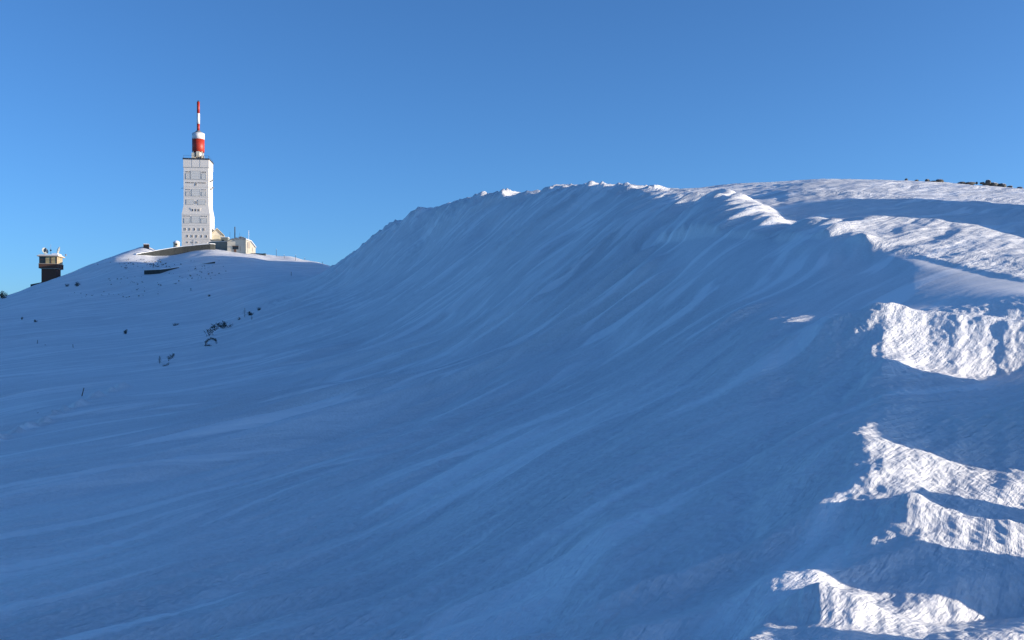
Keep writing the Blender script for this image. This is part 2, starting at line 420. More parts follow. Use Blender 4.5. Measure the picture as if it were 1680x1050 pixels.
def simple_mat(name, col, rough=0.8, var=0.12, scale=1.5, metal=0.0, bump=0.0):
    m, nt, b = new_mat(name)
    tc = nt.nodes.new('ShaderNodeTexCoord')
    nz = nt.nodes.new('ShaderNodeTexNoise')
    nz.inputs['Scale'].default_value = scale
    nz.inputs['Detail'].default_value = 5
    nt.links.new(tc.outputs['Object'], nz.inputs['Vector'])
    mx = nt.nodes.new('ShaderNodeMix'); mx.data_type = 'RGBA'
    mx.inputs[6].default_value = (*[c * (1 - var) for c in col], 1)
    mx.inputs[7].default_value = (*[min(1, c * (1 + var)) for c in col], 1)
    nt.links.new(nz.outputs['Fac'], mx.inputs[0])
    nt.links.new(mx.outputs[2], b.inputs['Base Color'])
    b.inputs['Roughness'].default_value = rough
    b.inputs['Metallic'].default_value = metal
    if bump:
        bp = nt.nodes.new('ShaderNodeBump')
        bp.inputs['Strength'].default_value = bump
        bp.inputs['Distance'].default_value = 0.1
        nt.links.new(nz.outputs['Fac'], bp.inputs['Height'])
        nt.links.new(bp.outputs[0], b.inputs['Normal'])
    return m


def snow_mat():
    m, nt, b = new_mat('snow')
    N = nt.nodes.new; L = nt.links.new
    geo = N('ShaderNodeNewGeometry')
    mp = N('ShaderNodeMapping'); mp.vector_type = 'POINT'
    mp.inputs['Scale'].default_value = (0.10, 1.1, 0.3)
    mr = N('ShaderNodeMapping'); mr.vector_type = 'POINT'
    mr.inputs['Rotation'].default_value = (0, 0, math.radians(-47))
    wz = N('ShaderNodeTexNoise'); wz.inputs['Scale'].default_value = 0.05; wz.inputs['Detail'].default_value = 1
    L(geo.outputs['Position'], wz.inputs['Vector'])
    wa = N('ShaderNodeVectorMath'); wa.operation = 'MULTIPLY_ADD'
    wa.inputs[1].default_value = (8, 8, 0)
    L(wz.outputs['Color'], wa.inputs[0]); L(geo.outputs['Position'], wa.inputs[2])
    L(wa.outputs[0], mr.inputs['Vector']); L(mr.outputs[0], mp.inputs['Vector'])
    mp2 = N('ShaderNodeMapping'); mp2.inputs['Scale'].default_value = (0.03, 0.22, 0.1)
    L(mr.outputs[0], mp2.inputs['Vector'])
    n3 = N('ShaderNodeTexNoise'); n3.inputs['Scale'].default_value = 1.0; n3.inputs['Detail'].default_value = 3
    L(mp2.outputs[0], n3.inputs['Vector'])
    n1 = N('ShaderNodeTexNoise'); n1.inputs['Scale'].default_value = 1.0; n1.inputs['Detail'].default_value = 8; n1.inputs['Roughness'].default_value = 0.62
    L(mp.outputs[0], n1.inputs['Vector'])
    n2 = N('ShaderNodeTexNoise'); n2.inputs['Scale'].default_value = 7.0; n2.inputs['Detail'].default_value = 6
    L(geo.outputs['Position'], n2.inputs['Vector'])
    b1 = N('ShaderNodeBump'); b1.inputs['Strength'].default_value = 0.8; b1.inputs['Distance'].default_value = 0.45
    L(n1.outputs['Fac'], b1.inputs['Height'])
    b2 = N('ShaderNodeBump'); b2.inputs['Strength'].default_value = 0.8; b2.inputs['Distance'].default_value = 0.06
    L(n2.outputs['Fac'], b2.inputs['Height']); L(b1.outputs[0], b2.inputs['Normal'])
    L(b2.outputs[0], b.inputs['Normal'])
    at = N('ShaderNodeAttribute'); at.attribute_name = 'soft'
    for bb, hi in ((b1, 0.8), (b2, 0.8)):
        mm = N('ShaderNodeMapRange'); mm.inputs['To Min'].default_value = hi; mm.inputs['To Max'].default_value = 0.06
        L(at.outputs['Fac'], mm.inputs['Value']); L(mm.outputs[0], bb.inputs['Strength'])
    mx = N('ShaderNodeMix'); mx.data_type = 'RGBA'  # packed and fresh snow tones, doubling as light and shade on the ribs
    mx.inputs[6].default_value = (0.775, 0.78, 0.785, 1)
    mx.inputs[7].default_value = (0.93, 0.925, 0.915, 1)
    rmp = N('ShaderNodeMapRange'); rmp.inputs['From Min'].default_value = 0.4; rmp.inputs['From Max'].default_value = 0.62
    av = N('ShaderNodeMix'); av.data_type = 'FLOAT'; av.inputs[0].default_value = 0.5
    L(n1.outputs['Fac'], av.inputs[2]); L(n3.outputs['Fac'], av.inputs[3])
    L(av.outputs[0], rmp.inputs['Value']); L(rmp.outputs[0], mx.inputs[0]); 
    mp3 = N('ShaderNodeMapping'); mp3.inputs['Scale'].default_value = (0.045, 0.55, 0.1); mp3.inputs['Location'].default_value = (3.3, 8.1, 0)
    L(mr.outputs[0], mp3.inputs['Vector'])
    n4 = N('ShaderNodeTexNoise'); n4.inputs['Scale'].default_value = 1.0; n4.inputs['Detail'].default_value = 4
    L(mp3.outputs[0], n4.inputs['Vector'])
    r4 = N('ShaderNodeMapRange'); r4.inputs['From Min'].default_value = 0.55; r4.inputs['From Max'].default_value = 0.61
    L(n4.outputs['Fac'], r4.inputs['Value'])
    mx4 = N('ShaderNodeMix'); mx4.data_type = 'RGBA'; mx4.inputs[7].default_value = (0.99, 0.985, 0.97, 1)  # grazing light on the drifts put into the colour as pale streaks
    f2 = N('ShaderNodeMapRange'); f2.inputs['From Min'].default_value = 0.3; f2.inputs['From Max'].default_value = 0.7  # fine tone variation, ripple shading put into the colour
    f2.inputs['To Min'].default_value = 0.90; f2.inputs['To Max'].default_value = 1.04
    L(n2.outputs['Fac'], f2.inputs['Value'])
    ml = N('ShaderNodeVectorMath'); ml.operation = 'SCALE'
    L(mx.outputs[2], ml.inputs[0]); L(f2.outputs[0], ml.inputs['Scale'])
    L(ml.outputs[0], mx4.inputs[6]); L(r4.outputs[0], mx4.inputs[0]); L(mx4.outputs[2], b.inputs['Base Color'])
    b.inputs['Roughness'].default_value = 0.55
    b.inputs['Specular IOR Level'].default_value = 0.3
    return m


M_SNOW = snow_mat()

# ------------------------------------------------------------------ terrain mesh
half = math.radians(29.5)
th_in = np.linspace(-half, half, 1020)
th_r = half + np.cumsum(np.geomspace(0.0012, 0.12, 60)); th_r = th_r[th_r < math.pi - 0.06]
ths = np.concatenate([-th_r[::-1], th_in, th_r])
ths = np.concatenate([ths, [math.pi + 0.0]])
rr = np.concatenate([np.geomspace(0.6, 9, 40, endpoint=False), np.geomspace(9, 11.5, 30, endpoint=False), np.geomspace(11.5, 42, 620, endpoint=False), np.geomspace(42, 130, 330, endpoint=False), np.geomspace(130, 450, 220, endpoint=False), np.geomspace(450, 9000, 40)])
NT, NR = len(ths), len(rr)
TT, RR = np.meshgrid(ths, rr)
X = (np.sin(TT) * RR).ravel(); Y = (np.cos(TT) * RR).ravel()
Z = np.empty_like(X)
for i in range(0, len(X), 60000):
    sl = slice(i, i + 60000)
    Z[sl] = base_height(X[sl], Y[sl]) + relief(X[sl], Y[sl])
co = np.stack([X, Y, Z], 1)
co = np.concatenate([co, [[0, 0, Z[:NT].mean()]]]).astype(np.float32)
i0 = (np.arange(NR - 1)[:, None] * NT + np.arange(NT)[None])
i1 = (np.arange(NR - 1)[:, None] * NT + ((np.arange(NT) + 1) % NT)[None])
quads = np.stack([i0, i0 + NT, i1 + NT, i1], -1).reshape(-1, 4)
tris = np.stack([np.full(NT, len(co) - 1), np.arange(NT), (np.arange(NT) + 1) % NT], 1)
me = bpy.data.meshes.new('snow_ground')
me.vertices.add(len(co)); me.vertices.foreach_set('co', co.ravel())
nl = quads.size + tris.size
me.loops.add(nl); me.loops.foreach_set('vertex_index', np.concatenate([quads.ravel(), tris.ravel()]).astype(np.int32))
me.polygons.add(len(quads) + len(tris))
ls = np.concatenate([np.arange(len(quads)) * 4, quads.size + np.arange(len(tris)) * 3]).astype(np.int32)
me.polygons.foreach_set('loop_start', ls)
me.update(calc_edges=True)
me.polygons.foreach_set('use_smooth', np.ones(len(me.polygons), dtype=bool))
at = me.attributes.new('soft', 'FLOAT', 'POINT')
at.data.foreach_set('value', soft_drift(co[:, 0].astype(float), co[:, 1].astype(float)).astype(np.float32))
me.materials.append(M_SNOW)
terrain = bpy.data.objects.new('snow_ground', me)
COL.objects.link(terrain)
terrain['kind'] = 'structure'


# ------------------------------------------------------------------ helpers for things
def tag(o, label=None, cat=None, group=None, kind=None):
    if label: o['label'] = label
    if cat: o['category'] = cat
    if group: o['group'] = group
    if kind: o['kind'] = kind
    return o


def root(name, loc, rz, label, cat, group=None):
    o = bpy.data.objects.new(name, None)
    COL.objects.link(o)
    o.location = loc
    o.rotation_euler = (0, 0, rz)
    o.empty_display_size = 0.3
    return tag(o, label, cat, group)


class MB:
    def __init__(self):
        self.v = []; self.f = []

    def poly(self, pts, faces):
        n = len(self.v)
        self.v += [tuple(p) for p in pts]
        self.f += [tuple(i + n for i in f) for f in faces]
        return self

    def box(self, x0, x1, y0, y1, z0, z1):
        return self.poly([(x0, y0, z0), (x1, y0, z0), (x1, y1, z0), (x0, y1, z0), (x0, y0, z1), (x1, y0, z1), (x1, y1, z1), (x0, y1, z1)],
                         [(0, 3, 2, 1), (4, 5, 6, 7), (0, 1, 5, 4), (1, 2, 6, 5), (2, 3, 7, 6), (3, 0, 4, 7)])

    def loft(self, rings, cap=True):
        """rings: lists of equally many points, bottom to top, counter-clockwise from above"""
        k = len(rings[0]); n = len(self.v)
        for r in rings:
            self.v += [tuple(p) for p in r]
        for i in range(len(rings) - 1):
            for j in range(k):
                a = n + i * k + j; b = n + i * k + (j + 1) % k
                self.f.append((a, b, b + k, a + k))
        if cap:
            self.f.append(tuple(n + j for j in reversed(range(k))))
            self.f.append(tuple(n + (len(rings) - 1) * k + j for j in range(k)))
        return self

    def lathe(self, cx, cy, prof, seg=20):
        return self.loft([[(cx + r * math.cos(2 * math.pi * j / seg), cy + r * math.sin(2 * math.pi * j / seg), z) for j in range(seg)] for r, z in prof])

    def tube(self, p, q, r0, r1=None, seg=6):
        p = Vector(p); q = Vector(q); r1 = r0 if r1 is None else r1
        d = (q - p).normalized()
        a = d.orthogonal().normalized(); b = d.cross(a)
        ring = lambda c, r: [c + a * (r * math.cos(2 * math.pi * j / seg)) + b * (r * math.sin(2 * math.pi * j / seg)) for j in range(seg)]
        return self.loft([ring(p, r0), ring(q, r1)])

    def mesh(self, name, mat, smooth=False):
        me = bpy.data.meshes.new(name)
        me.from_pydata(self.v, [], self.f)
        me.materials.append(mat)
        if smooth:
            me.polygons.foreach_set('use_smooth', [True] * len(me.polygons))
        me.update()
        return me

    def build(self, name, mat, parent=None, smooth=False, loc=None):
        return link(name, self.mesh(name, mat, smooth), parent, loc)


def link(name, me, parent=None, loc=None, rz=0.0):
    o = bpy.data.objects.new(name, me)
    COL.objects.link(o)
    o.parent = parent
    if loc: o.location = loc
    if rz: o.rotation_euler = (0, 0, rz)
    return o


def rect(x0, x1, y0, y1, z):
    return [(x0, y0, z), (x1, y0, z), (x1, y1, z), (x0, y1, z)]


M_WHITE = simple_mat('white_render', (0.76, 0.71, 0.64), 0.75, 0.07, 0.25)
M_PANEL = simple_mat('panel_grey', (0.66, 0.65, 0.61), 0.6, 0.06, 0.4)
M_SEAM = simple_mat('seam_grey', (0.45, 0.45, 0.43), 0.8, 0.2, 1.0)
M_DARK = simple_mat('dark_metal', (0.035, 0.04, 0.05), 0.6, 0.3, 1.0)
M_PANE = simple_mat('dark_glass', (0.02, 0.025, 0.03), 0.15, 0.2, 1.0)
M_RED = simple_mat('red_paint', (0.42, 0.035, 0.015), 0.5, 0.12, 0.6)
M_MASTW = simple_mat('white_paint', (0.78, 0.77, 0.76), 0.5, 0.05, 0.6)
M_GREYM = simple_mat('grey_metal', (0.22, 0.23, 0.24), 0.5, 0.15, 1.0)
M_CREAM = simple_mat('cream_render', (0.66, 0.60, 0.48), 0.8, 0.08, 0.5)
M_YELLOW = simple_mat('yellow_render', (0.64, 0.58, 0.43), 0.8, 0.08, 0.5)
M_CONC = simple_mat('weathered_concrete', (0.20, 0.215, 0.19), 0.9, 0.25, 0.6, bump=0.5)
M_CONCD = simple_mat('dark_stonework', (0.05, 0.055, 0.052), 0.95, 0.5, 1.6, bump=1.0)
M_BROWN = simple_mat('brown_brick', (0.12, 0.055, 0.035), 0.9, 0.3, 3.0)
M_TRIM = simple_mat('pale_trim', (0.5, 0.42, 0.33), 0.8, 0.1, 1.0)
M_BLINDPANE = simple_mat('warm_blind_pane', (0.45, 0.36, 0.18), 0.35, 0.3, 1.2)  # reflected yellow light put into the pane colour, with blinds behind
M_DISH = simple_mat('dish_grey', (0.33, 0.36, 0.36), 0.5, 0.1, 1.0)
M_WOOD = simple_mat('weathered_wood', (0.06, 0.045, 0.035), 0.9, 0.3, 4.0)
M_RUST = simple_mat('rusty_brown', (0.16, 0.09, 0.06), 0.9, 0.3, 3.0)
M_NEEDLE = simple_mat('dark_needles', (0.016, 0.024, 0.018), 0.9, 0.4, 6.0)
M_DRIFT = simple_mat('packed_snow', (0.84, 0.86, 0.89), 0.6, 0.05, 3.0, bump=0.5)


def rock_mat():
    m, nt, b = new_mat('frosted_rock')
    N = nt.nodes.new; L = nt.links.new
    geo = N('ShaderNodeNewGeometry')
    sp = N('ShaderNodeSeparateXYZ'); L(geo.outputs['Normal'], sp.inputs[0])
    nz = N('ShaderNodeTexNoise'); nz.inputs['Scale'].default_value = 5.0; nz.inputs['Detail'].default_value = 5
    L(geo.outputs['Position'], nz.inputs['Vector'])
    ad = N('ShaderNodeMath'); ad.operation = 'ADD'; L(sp.outputs['Z'], ad.inputs[0]); L(nz.outputs['Fac'], ad.inputs[1])
    mr = N('ShaderNodeMapRange'); mr.inputs['From Min'].default_value = 1.28; mr.inputs['From Max'].default_value = 1.40
    L(ad.outputs[0], mr.inputs['Value'])
    cr = N('ShaderNodeMix'); cr.data_type = 'RGBA'; cr.inputs[6].default_value = (0.05, 0.05, 0.045, 1); cr.inputs[7].default_value = (0.16, 0.15, 0.13, 1)
    L(nz.outputs['Fac'], cr.inputs[0])
    mx = N('ShaderNodeMix'); mx.data_type = 'RGBA'; mx.inputs[7].default_value = (0.85, 0.86, 0.88, 1)
    L(mr.outputs[0], mx.inputs[0]); L(cr.outputs[2], mx.inputs[6]); L(mx.outputs[2], b.inputs['Base Color'])
    b.inputs['Roughness'].default_value = 0.9
    return m


M_ROCK = rock_mat()

# ------------------------------------------------------------------ the tall white tower
RHO = math.radians(7.4)
TY = 407.0
K = TY / F_PX


def tx(X): return (270 + X / 5.835 - 321.4) * K / 1.032


def tz(Y): return (403 - (250 + Y / 5.835)) * K


tower = root('observation_tower', ((321.4 - 840) * K, TY, (HOR - 403) * K), RHO,
             'tall white tower with a red and white mast standing on the far summit', 'tower')
wl, wu = 5.52, 4.92
cy = 5.4


def sq(w, z): return rect(-w, w, cy - w, cy + w, z)


MB().loft([sq(wl, -4), sq(wl, tz(590)), sq(wu, tz(505)), sq(wu, tz(140))]).build('tower_shaft', M_WHITE, tower)
f_up = cy - wu
f_lo = cy - wl
MB().loft([sq(wu + .12, tz(140)), sq(wu + .12, tz(66))]).build('crown_storey', M_WHITE, tower)
MB().loft([sq(wu + .35, tz(66)), sq(wu + .35, tz(54))]).build('roof_rim', M_DARK, tower)
MB().loft([sq(wu + .22, tz(143)), sq(wu + .22, tz(139))]).build('ledge', M_SEAM, tower)
for X in (262, 340):
    MB().box(tx(X) - .05, tx(X) + .05, cy - wu - .17, cy - wu - .12, tz(139), tz(67)).build('panel_joint', M_SEAM, tower)
for yy in (3.7, 7.2):
    MB().box(wu + .12, wu + .17, yy - .05, yy + .05, tz(139), tz(67)).build('panel_joint', M_SEAM, tower)
# floor joints
for Y, w in ((260, wu), (330, wu), (425, wu), (515, wu - .0), (598, wl), (700, wl), (770, wl), (832, wl)):
    if Y == 515: continue
    MB().loft([sq(w + .03, tz(Y + 1.2)), sq(w + .03, tz(Y - 1.2))]).build('floor_joint', M_SEAM, tower)
# windows: each a frame with its pane
wcache = {}


def window(x, z, w, h, yf, side=False):
    key = (round(w, 2), round(h, 2))
    if key not in wcache:
        fr = MB()
        t = 0.09
        fr.box(-w / 2 - t, w / 2 + t, -.10, .02, -h / 2 - t, -h / 2)
        fr.box(-w / 2 - t, w / 2 + t, -.10, .02, h / 2, h / 2 + t)
        fr.box(-w / 2 - t, -w / 2, -.10, .02, -h / 2, h / 2)
        fr.box(w / 2, w / 2 + t, -.10, .02, -h / 2, h / 2)
        wcache[key] = (fr.mesh('window', M_WHITE), MB().box(-w / 2 + .002, w / 2 - .002, -.03, .015, -h / 2 + .002, h / 2 - .002).mesh('pane', M_PANE))
    a, b = wcache[key]
    if side:
        o = link('window', a, tower, (yf, x, z), math.pi / 2)
    else:
        o = link('window', a, tower, (x, yf, z))
    link('pane', b, o)
    return o


for X in (199, 243, 288, 333, 378): window(tx(X), tz(737), .42, .95, f_lo)
for X in (222, 265, 310, 356, 402): window(tx(X), tz(803), .42, .9, f_lo)
for X in (222, 265, 312): window(tx(X), tz(862), .42, .5, f_lo)
for X in (192, 214, 237, 358, 380, 403): window(tx(X), tz(611), .5, .26, f_lo)
for X in (213, 236, 364, 387): window(tx(X), tz(355), .55, .26, f_up)
window(tx(300), tz(478), .45, .9, f_up)
window(tx(299), tz(301), .45, 1.3, f_up)
for X0, X1, Y in ((205, 280, 289), (318, 395, 289), (203, 246, 186), (352, 397, 186)):
    n = 4 if X1 - X0 > 60 else 2
    for i in range(n):
        window(tx(X0 + (i + .5) * (X1 - X0) / n), tz(Y), (X1 - X0) / n / 5.835 * K - .22, .34, f_up)
# the three windows on the sloping waist stand in a small bay
bay = MB().poly([(tx(247), f_lo + .22, tz(583)), (tx(345), f_lo + .22, tz(583)), (tx(345), f_lo + .22, tz(530)), (tx(247), f_lo + .22, tz(530)),
                 (tx(247), f_up + .3, tz(583)), (tx(345), f_up + .3, tz(583)), (tx(345), f_up + .3, tz(530)), (tx(247), f_up + .3, tz(530))],
                [(0, 1, 2, 3), (7, 6, 5, 4), (0, 4, 5, 1), (3, 2, 6, 7), (0, 3, 7, 4), (1, 5, 6, 2)]).build('window_bay', M_WHITE, tower)
for X in (268, 298, 328): window(tx(X), tz(553), .5, .9, f_lo + .22)


def panel(X0, X1, Y0, Y1, yf, rows=3):
    x0, x1, z0, z1 = tx(X0), tx(X1), tz(Y1), tz(Y0)
    m = MB()
    t = .1
    m.box(x0, x1, yf - .1, yf + .02, z0, z0 + t).box(x0, x1, yf - .1, yf + .02, z1 - t, z1)
    m.box(x0, x0 + t, yf - .1, yf + .02, z0 + t, z1 - t).box(x1 - t, x1, yf - .1, yf + .02, z0 + t, z1 - t)
    p = m.build('panel_frame', M_SEAM, tower)
    h = (z1 - z0 - 2 * t) / rows
    for i in range(rows):
        MB().box(x0 + t + .02, x1 - t - .02, yf - .07, yf + .015, z0 + t + i * h + .03, z0 + t + (i + 1) * h - .03).build('panel', M_PANEL, p)


for a in ((187, 247, 630, 680, f_lo), (257, 340, 610, 678, f_lo), (350, 410, 630, 678, f_lo), (205, 278, 450, 500, f_up), (318, 392, 450, 500, f_up),
          (203, 245, 372, 415, f_up), (257, 340, 350, 417, f_up), (352, 395, 372, 415, f_up), (201, 245, 200, 255, f_up), (249, 345, 175, 256, f_up), (352, 397, 200, 255, f_up)):
    panel(*a)
# sunlit side: tall shallow panels and vents
for (y0, y1, Y0, Y1, w) in ((1.6, 4.2, 620, 690, wl), (5.0, 8.6, 610, 690, wl), (1.8, 4.0, 350, 420, wu), (4.8, 8.6, 345, 500, wu), (1.8, 4.0, 440, 500, wu), (1.8, 4.4, 180, 255, wu), (5.2, 8.8, 180, 320, wu)):
    MB().box(w - .02, w + .09, y0, y1, tz(Y1), tz(Y0)).build('side_panel', M_PANEL, tower)
for Y in (737, 803):
    for yy in (1.6, 3.6, 5.6, 7.6, 9.6): window(yy, tz(Y), .42, .9, wl, True)
for yy, Y in ((6.5, 232), (7.4, 300), (3.0, 330), (2.2, 260)):
    MB().box(wu, wu + .8, yy, yy + .5, tz(Y + 14), tz(Y)).build('vent_box', M_GREYM, tower)
MB().tube((-wu, f_up + 1, tz(337)), (-wu - 1.1, f_up + 1, tz(341)), .08).build('bracket', M_DARK, tower)
# roof equipment and mast
kz = K * 412 / TY


def mz(v): return (403 - v) * kz


for a in range(4):
    sx = (-1, 1, 1, -1)[a]; sy = (-1, -1, 1, 1)[a]
    MB().tube((sx * 1.7, cy + sy * 1.7, mz(259.4)), (sx * 1.7, cy + sy * 1.7, mz(247)), .22).build('mast_support', M_CREAM, tower)
MB().lathe(0, cy, [(1.35, mz(259.6)), (1.35, mz(247))]).build('mast_base', M_MASTW, tower, True)
MB().box(-2.3, -.9, cy - 2.2, cy - .8, mz(258.5), mz(250)).build('equipment_box', M_CREAM, tower)
MB().box(-.4, .9, cy - 2.4, cy - 1.1, mz(256.5), mz(247.6)).build('equipment_box', M_CREAM, tower)
MB().box(1.3, 2.4, cy - 1.5, cy + .5, mz(259), mz(254)).build('equipment_box', M_GREYM, tower)
MB().lathe(0, cy, [(2.2, mz(247.6)), (2.45, mz(247)), (2.47, mz(226.7))], 28).build('mast_drum', M_RED, tower, True)
MB().lathe(0, cy, [(2.5, mz(226.7)), (2.5, mz(216.8))], 28).build('drum_band', M_MASTW, tower, True)
MB().lathe(0, cy, [(2.5, mz(216.8)), (1.3, mz(214.6)), (.75, mz(212))], 28).build('cone_cap', M_GREYM, tower, True)
MB().lathe(0, cy, [(.57, mz(212.2)), (.57, mz(201))]).build('mast_section', M_RED, tower, True)
MB().lathe(0, cy, [(.62, mz(201)), (.62, mz(183.8))]).build('mast_section', M_MASTW, tower, True)['label'] = 'white middle section of the mast'
MB().lathe(0, cy, [(.57, mz(183.8)), (.57, mz(164.8))]).build('mast_section', M_RED, tower, True)
MB().lathe(0, cy, [(.45, mz(164.8)), (.2, mz(162.6))]).build('mast_tip', M_DARK, tower, True)
for sx, sy in ((-1, -1), (1, -1), (1, 1), (-1, 1)):
    MB().tube((sx * 4.9, cy + sy * 4.9, tz(54)), (sx * 4.9, cy + sy * 4.9, tz(54) + 1.1), .06).build('railing_post', M_DARK, tower)
for p, q in (((-4.9, -4.9), (4.9, -4.9)), ((4.9, -4.9), (4.9, 4.9))):
    MB().tube((p[0], cy + p[1], tz(54) + 1.1), (q[0], cy + q[1], tz(54) + 1.1), .035).build('handrail', M_DARK, tower)


# ------------------------------------------------------------------ buildings beside the tower
def P(u, v, y): return Vector(pix(u, y, v))


# gabled annex
k = 417 / F_PX
gx = (360.7 - 840) * k
annex = root('gabled_annex', (gx, 413, (HOR - 400) * k), math.radians(14), 'small yellow gabled building tucked against the right foot of the white tower', 'building')
MB().box(-2.5, 2.5, 0, 7, -2, 3.1).build('wall', M_YELLOW, annex)
MB().poly([(-2.5, 0, 3.1), (2.5, 0, 3.1), (0, 0, 5.6), (-2.5, 7, 3.1), (2.5, 7, 3.1), (0, 7, 5.6)], [(0, 1, 2), (5, 4, 3), (0, 2, 5, 3), (1, 4, 5, 2), (0, 3, 4, 1)]).build('gable', M_CREAM, annex)
m = MB()
for sgn in (-1, 1):
    a = [(sgn * 2.9, -.4, 2.85), (0, -.4, 5.75), (0, -.4, 6.1), (sgn * 2.9, -.4, 3.2)]
    b = [(p[0], 7.4, p[2]) for p in a]
    m.poly(a + b, [(0, 1, 2, 3), (7, 6, 5, 4), (0, 4, 5, 1), (1, 5, 6, 2), (2, 6, 7, 3), (3, 7, 4, 0)])
m.build('roof', M_YELLOW, annex)
MB().box(-2.7, 2.7, -.12, 0, 2.85, 3.1).build('cornice', M_CREAM, annex)
k = 408 / F_PX
ext = root('flat_outbuilding', ((368.5 - 840) * k, 408, (HOR - 400) * k), math.radians(8), 'low olive grey flat-roofed outbuilding between the yellow gable and the cream block', 'building')
MB().box(-1.5, 1.3, 0, 5, -2, 2.6).build('wall', M_CONC, ext)
MB().box(-1.65, 1.45, -.15, 5.1, 2.6, 2.8).build('roof', M_DRIFT, ext)
MB().box(-1.0, -.2, -.05, 0.02, 1.0, 1.7).build('window', M_PANE, ext)

# cream service block
k = 400 / F_PX
blk = root('service_block', ((388 - 840) * k, 400, (HOR - 416) * k), math.radians(4), 'cream flat-roofed service block with rooftop aerials right of the white tower', 'building')


def bx(u): return (u - 388) * k / 1.01


def bz(v): return (416 - v) * k


f = [(bx(373), bz(420)), (bx(403.2), bz(420)), (bx(403.2), bz(392.6)), (bx(381.5), bz(392.6)), (bx(373), bz(396.8))]
m = MB(); n = len(f)
m.poly([(x, 0, z) for x, z in f] + [(x, 9, z) for x, z in f], [tuple(range(n)), tuple(reversed(range(n, 2 * n)))] + [(i, i + n, (i + 1) % n + n, (i + 1) % n) for i in range(n)])
m.build('wall', M_CREAM, blk)
g = [(bx(372.3), bz(397.0)), (bx(381.3), bz(392.6)), (bx(404), bz(392.6)), (bx(404), bz(391.2)), (bx(381), bz(391.2)), (bx(372.3), bz(395.7))]
m = MB(); n = len(g)
m.poly([(x, -.35, z) for x, z in g] + [(x, 9.3, z) for x, z in g], [tuple(range(n)), tuple(reversed(range(n, 2 * n)))] + [(i, i + n, (i + 1) % n + n, (i + 1) % n) for i in range(n)])
m.build('roof', M_GREYM, blk)
o = MB().box(bx(381.5), bx(391), -.12, .02, bz(409), bz(404.2)).build('garage_opening', M_PANE, blk)
MB().box(bx(381), bx(391.5), -.5, 0, bz(404.2), bz(403.5)).build('canopy', M_RUST, o)
MB().box(bx(383.5), bx(387.5), -.15, .02, bz(415), bz(409.2)).build('door', M_RUST, blk)
MB().box(bx(393.5), bx(395), -.06, .02, bz(412), bz(404)).build('darker_panel', M_TRIM, blk)
MB().box(bx(383), bx(384), -.06, .02, bz(394.2), bz(393.4)).build('vent', M_PANE, blk)
wing = root('side_wing', (P(403.4, 416, 399.6)), math.radians(30), 'bright sunlit cream wing with a roof sloping down to the right of the service block', 'building')
c30 = 1 / (math.cos(math.radians(30)) + .26 * math.sin(math.radians(30)))


def wx(u): return (u - 403.4) * k * c30


f = [(wx(403.4), bz(420)), (wx(419.2), bz(420)), (wx(419.2), bz(404.6)), (wx(412), bz(395.4)), (wx(403.4), bz(392.8))]
n = len(f)
MB().poly([(x, 0, z) for x, z in f] + [(x, 6, z) for x, z in f], [tuple(range(n)), tuple(reversed(range(n, 2 * n)))] + [(i, i + n, (i + 1) % n + n, (i + 1) % n) for i in range(n)]).build('wall', M_CREAM, wing)
g = [(wx(403.2), bz(392.8)), (wx(412), bz(395.4)), (wx(420), bz(405.4)), (wx(420.4), bz(404.3)), (wx(412.2), bz(394.0)), (wx(403.2), bz(391.4))]
n = len(g)
MB().poly([(x, -.3, z) for x, z in g] + [(x, 6.3, z) for x, z in g], [tuple(range(n)), tuple(reversed(range(n, 2 * n)))] + [(i, i + n, (i + 1) % n + n, (i + 1) % n) for i in range(n)]).build('roof', M_DRIFT, wing)
MB().box(wx(406.3), wx(410.4), -.1, .02, bz(407), bz(397)).build('darker_panel', M_TRIM, wing)  # flat panel in place of a recess, its shade put into the colour
MB().box(wx(406.3), wx(410.4), -.07, .02, bz(415), bz(407.3)).build('door', M_YELLOW, wing)
MB().box(wx(414), wx(415), -.06, .02, bz(412), bz(405.5)).build('window', M_TRIM, wing)
for (u, v0, v1, y, r, nm, lab, mt) in ((382, 392, 370.2, 4, .20, 'roof_aerial', 'thick dark blue mast on the roof of the service block', M_DARK), (374.8, 396, 379, 3, .045, 'roof_aerial', 'thin whip aerial left of the thick roof mast', M_DARK), (389.2, 392, 379.5, 5, .045, 'roof_aerial', 'thin whip aerial right of the thick roof mast', M_DARK)):
    o = MB().tube((bx(u), y, bz(v0)), (bx(u), y, bz(v1)), r, r, 8).build(nm, mt, blk)
    o['label'] = lab
m = MB().tube((bx(405.5), 3, bz(392)), (bx(405.5), 3, bz(376.5)), .06)
for v in (377.5, 380.5, 383.6): m.lathe(bx(405.5), 3, [(.05, bz(v + .6)), (.28, bz(v)), (.05, bz(v - .6))], 8)
m.build('lamp_mast', M_MASTW, blk)
for u, w, h in ((386, .9, .6), (391, .7, .9), (396.5, 1.0, .8), (400, .6, .5), (393.8, .4, 1.1)):
    MB().box(bx(u) - w / 2, bx(u) + w / 2, 2, 2.8, bz(391.2), bz(391.2) + h).build('roof_unit', M_GREYM, blk)


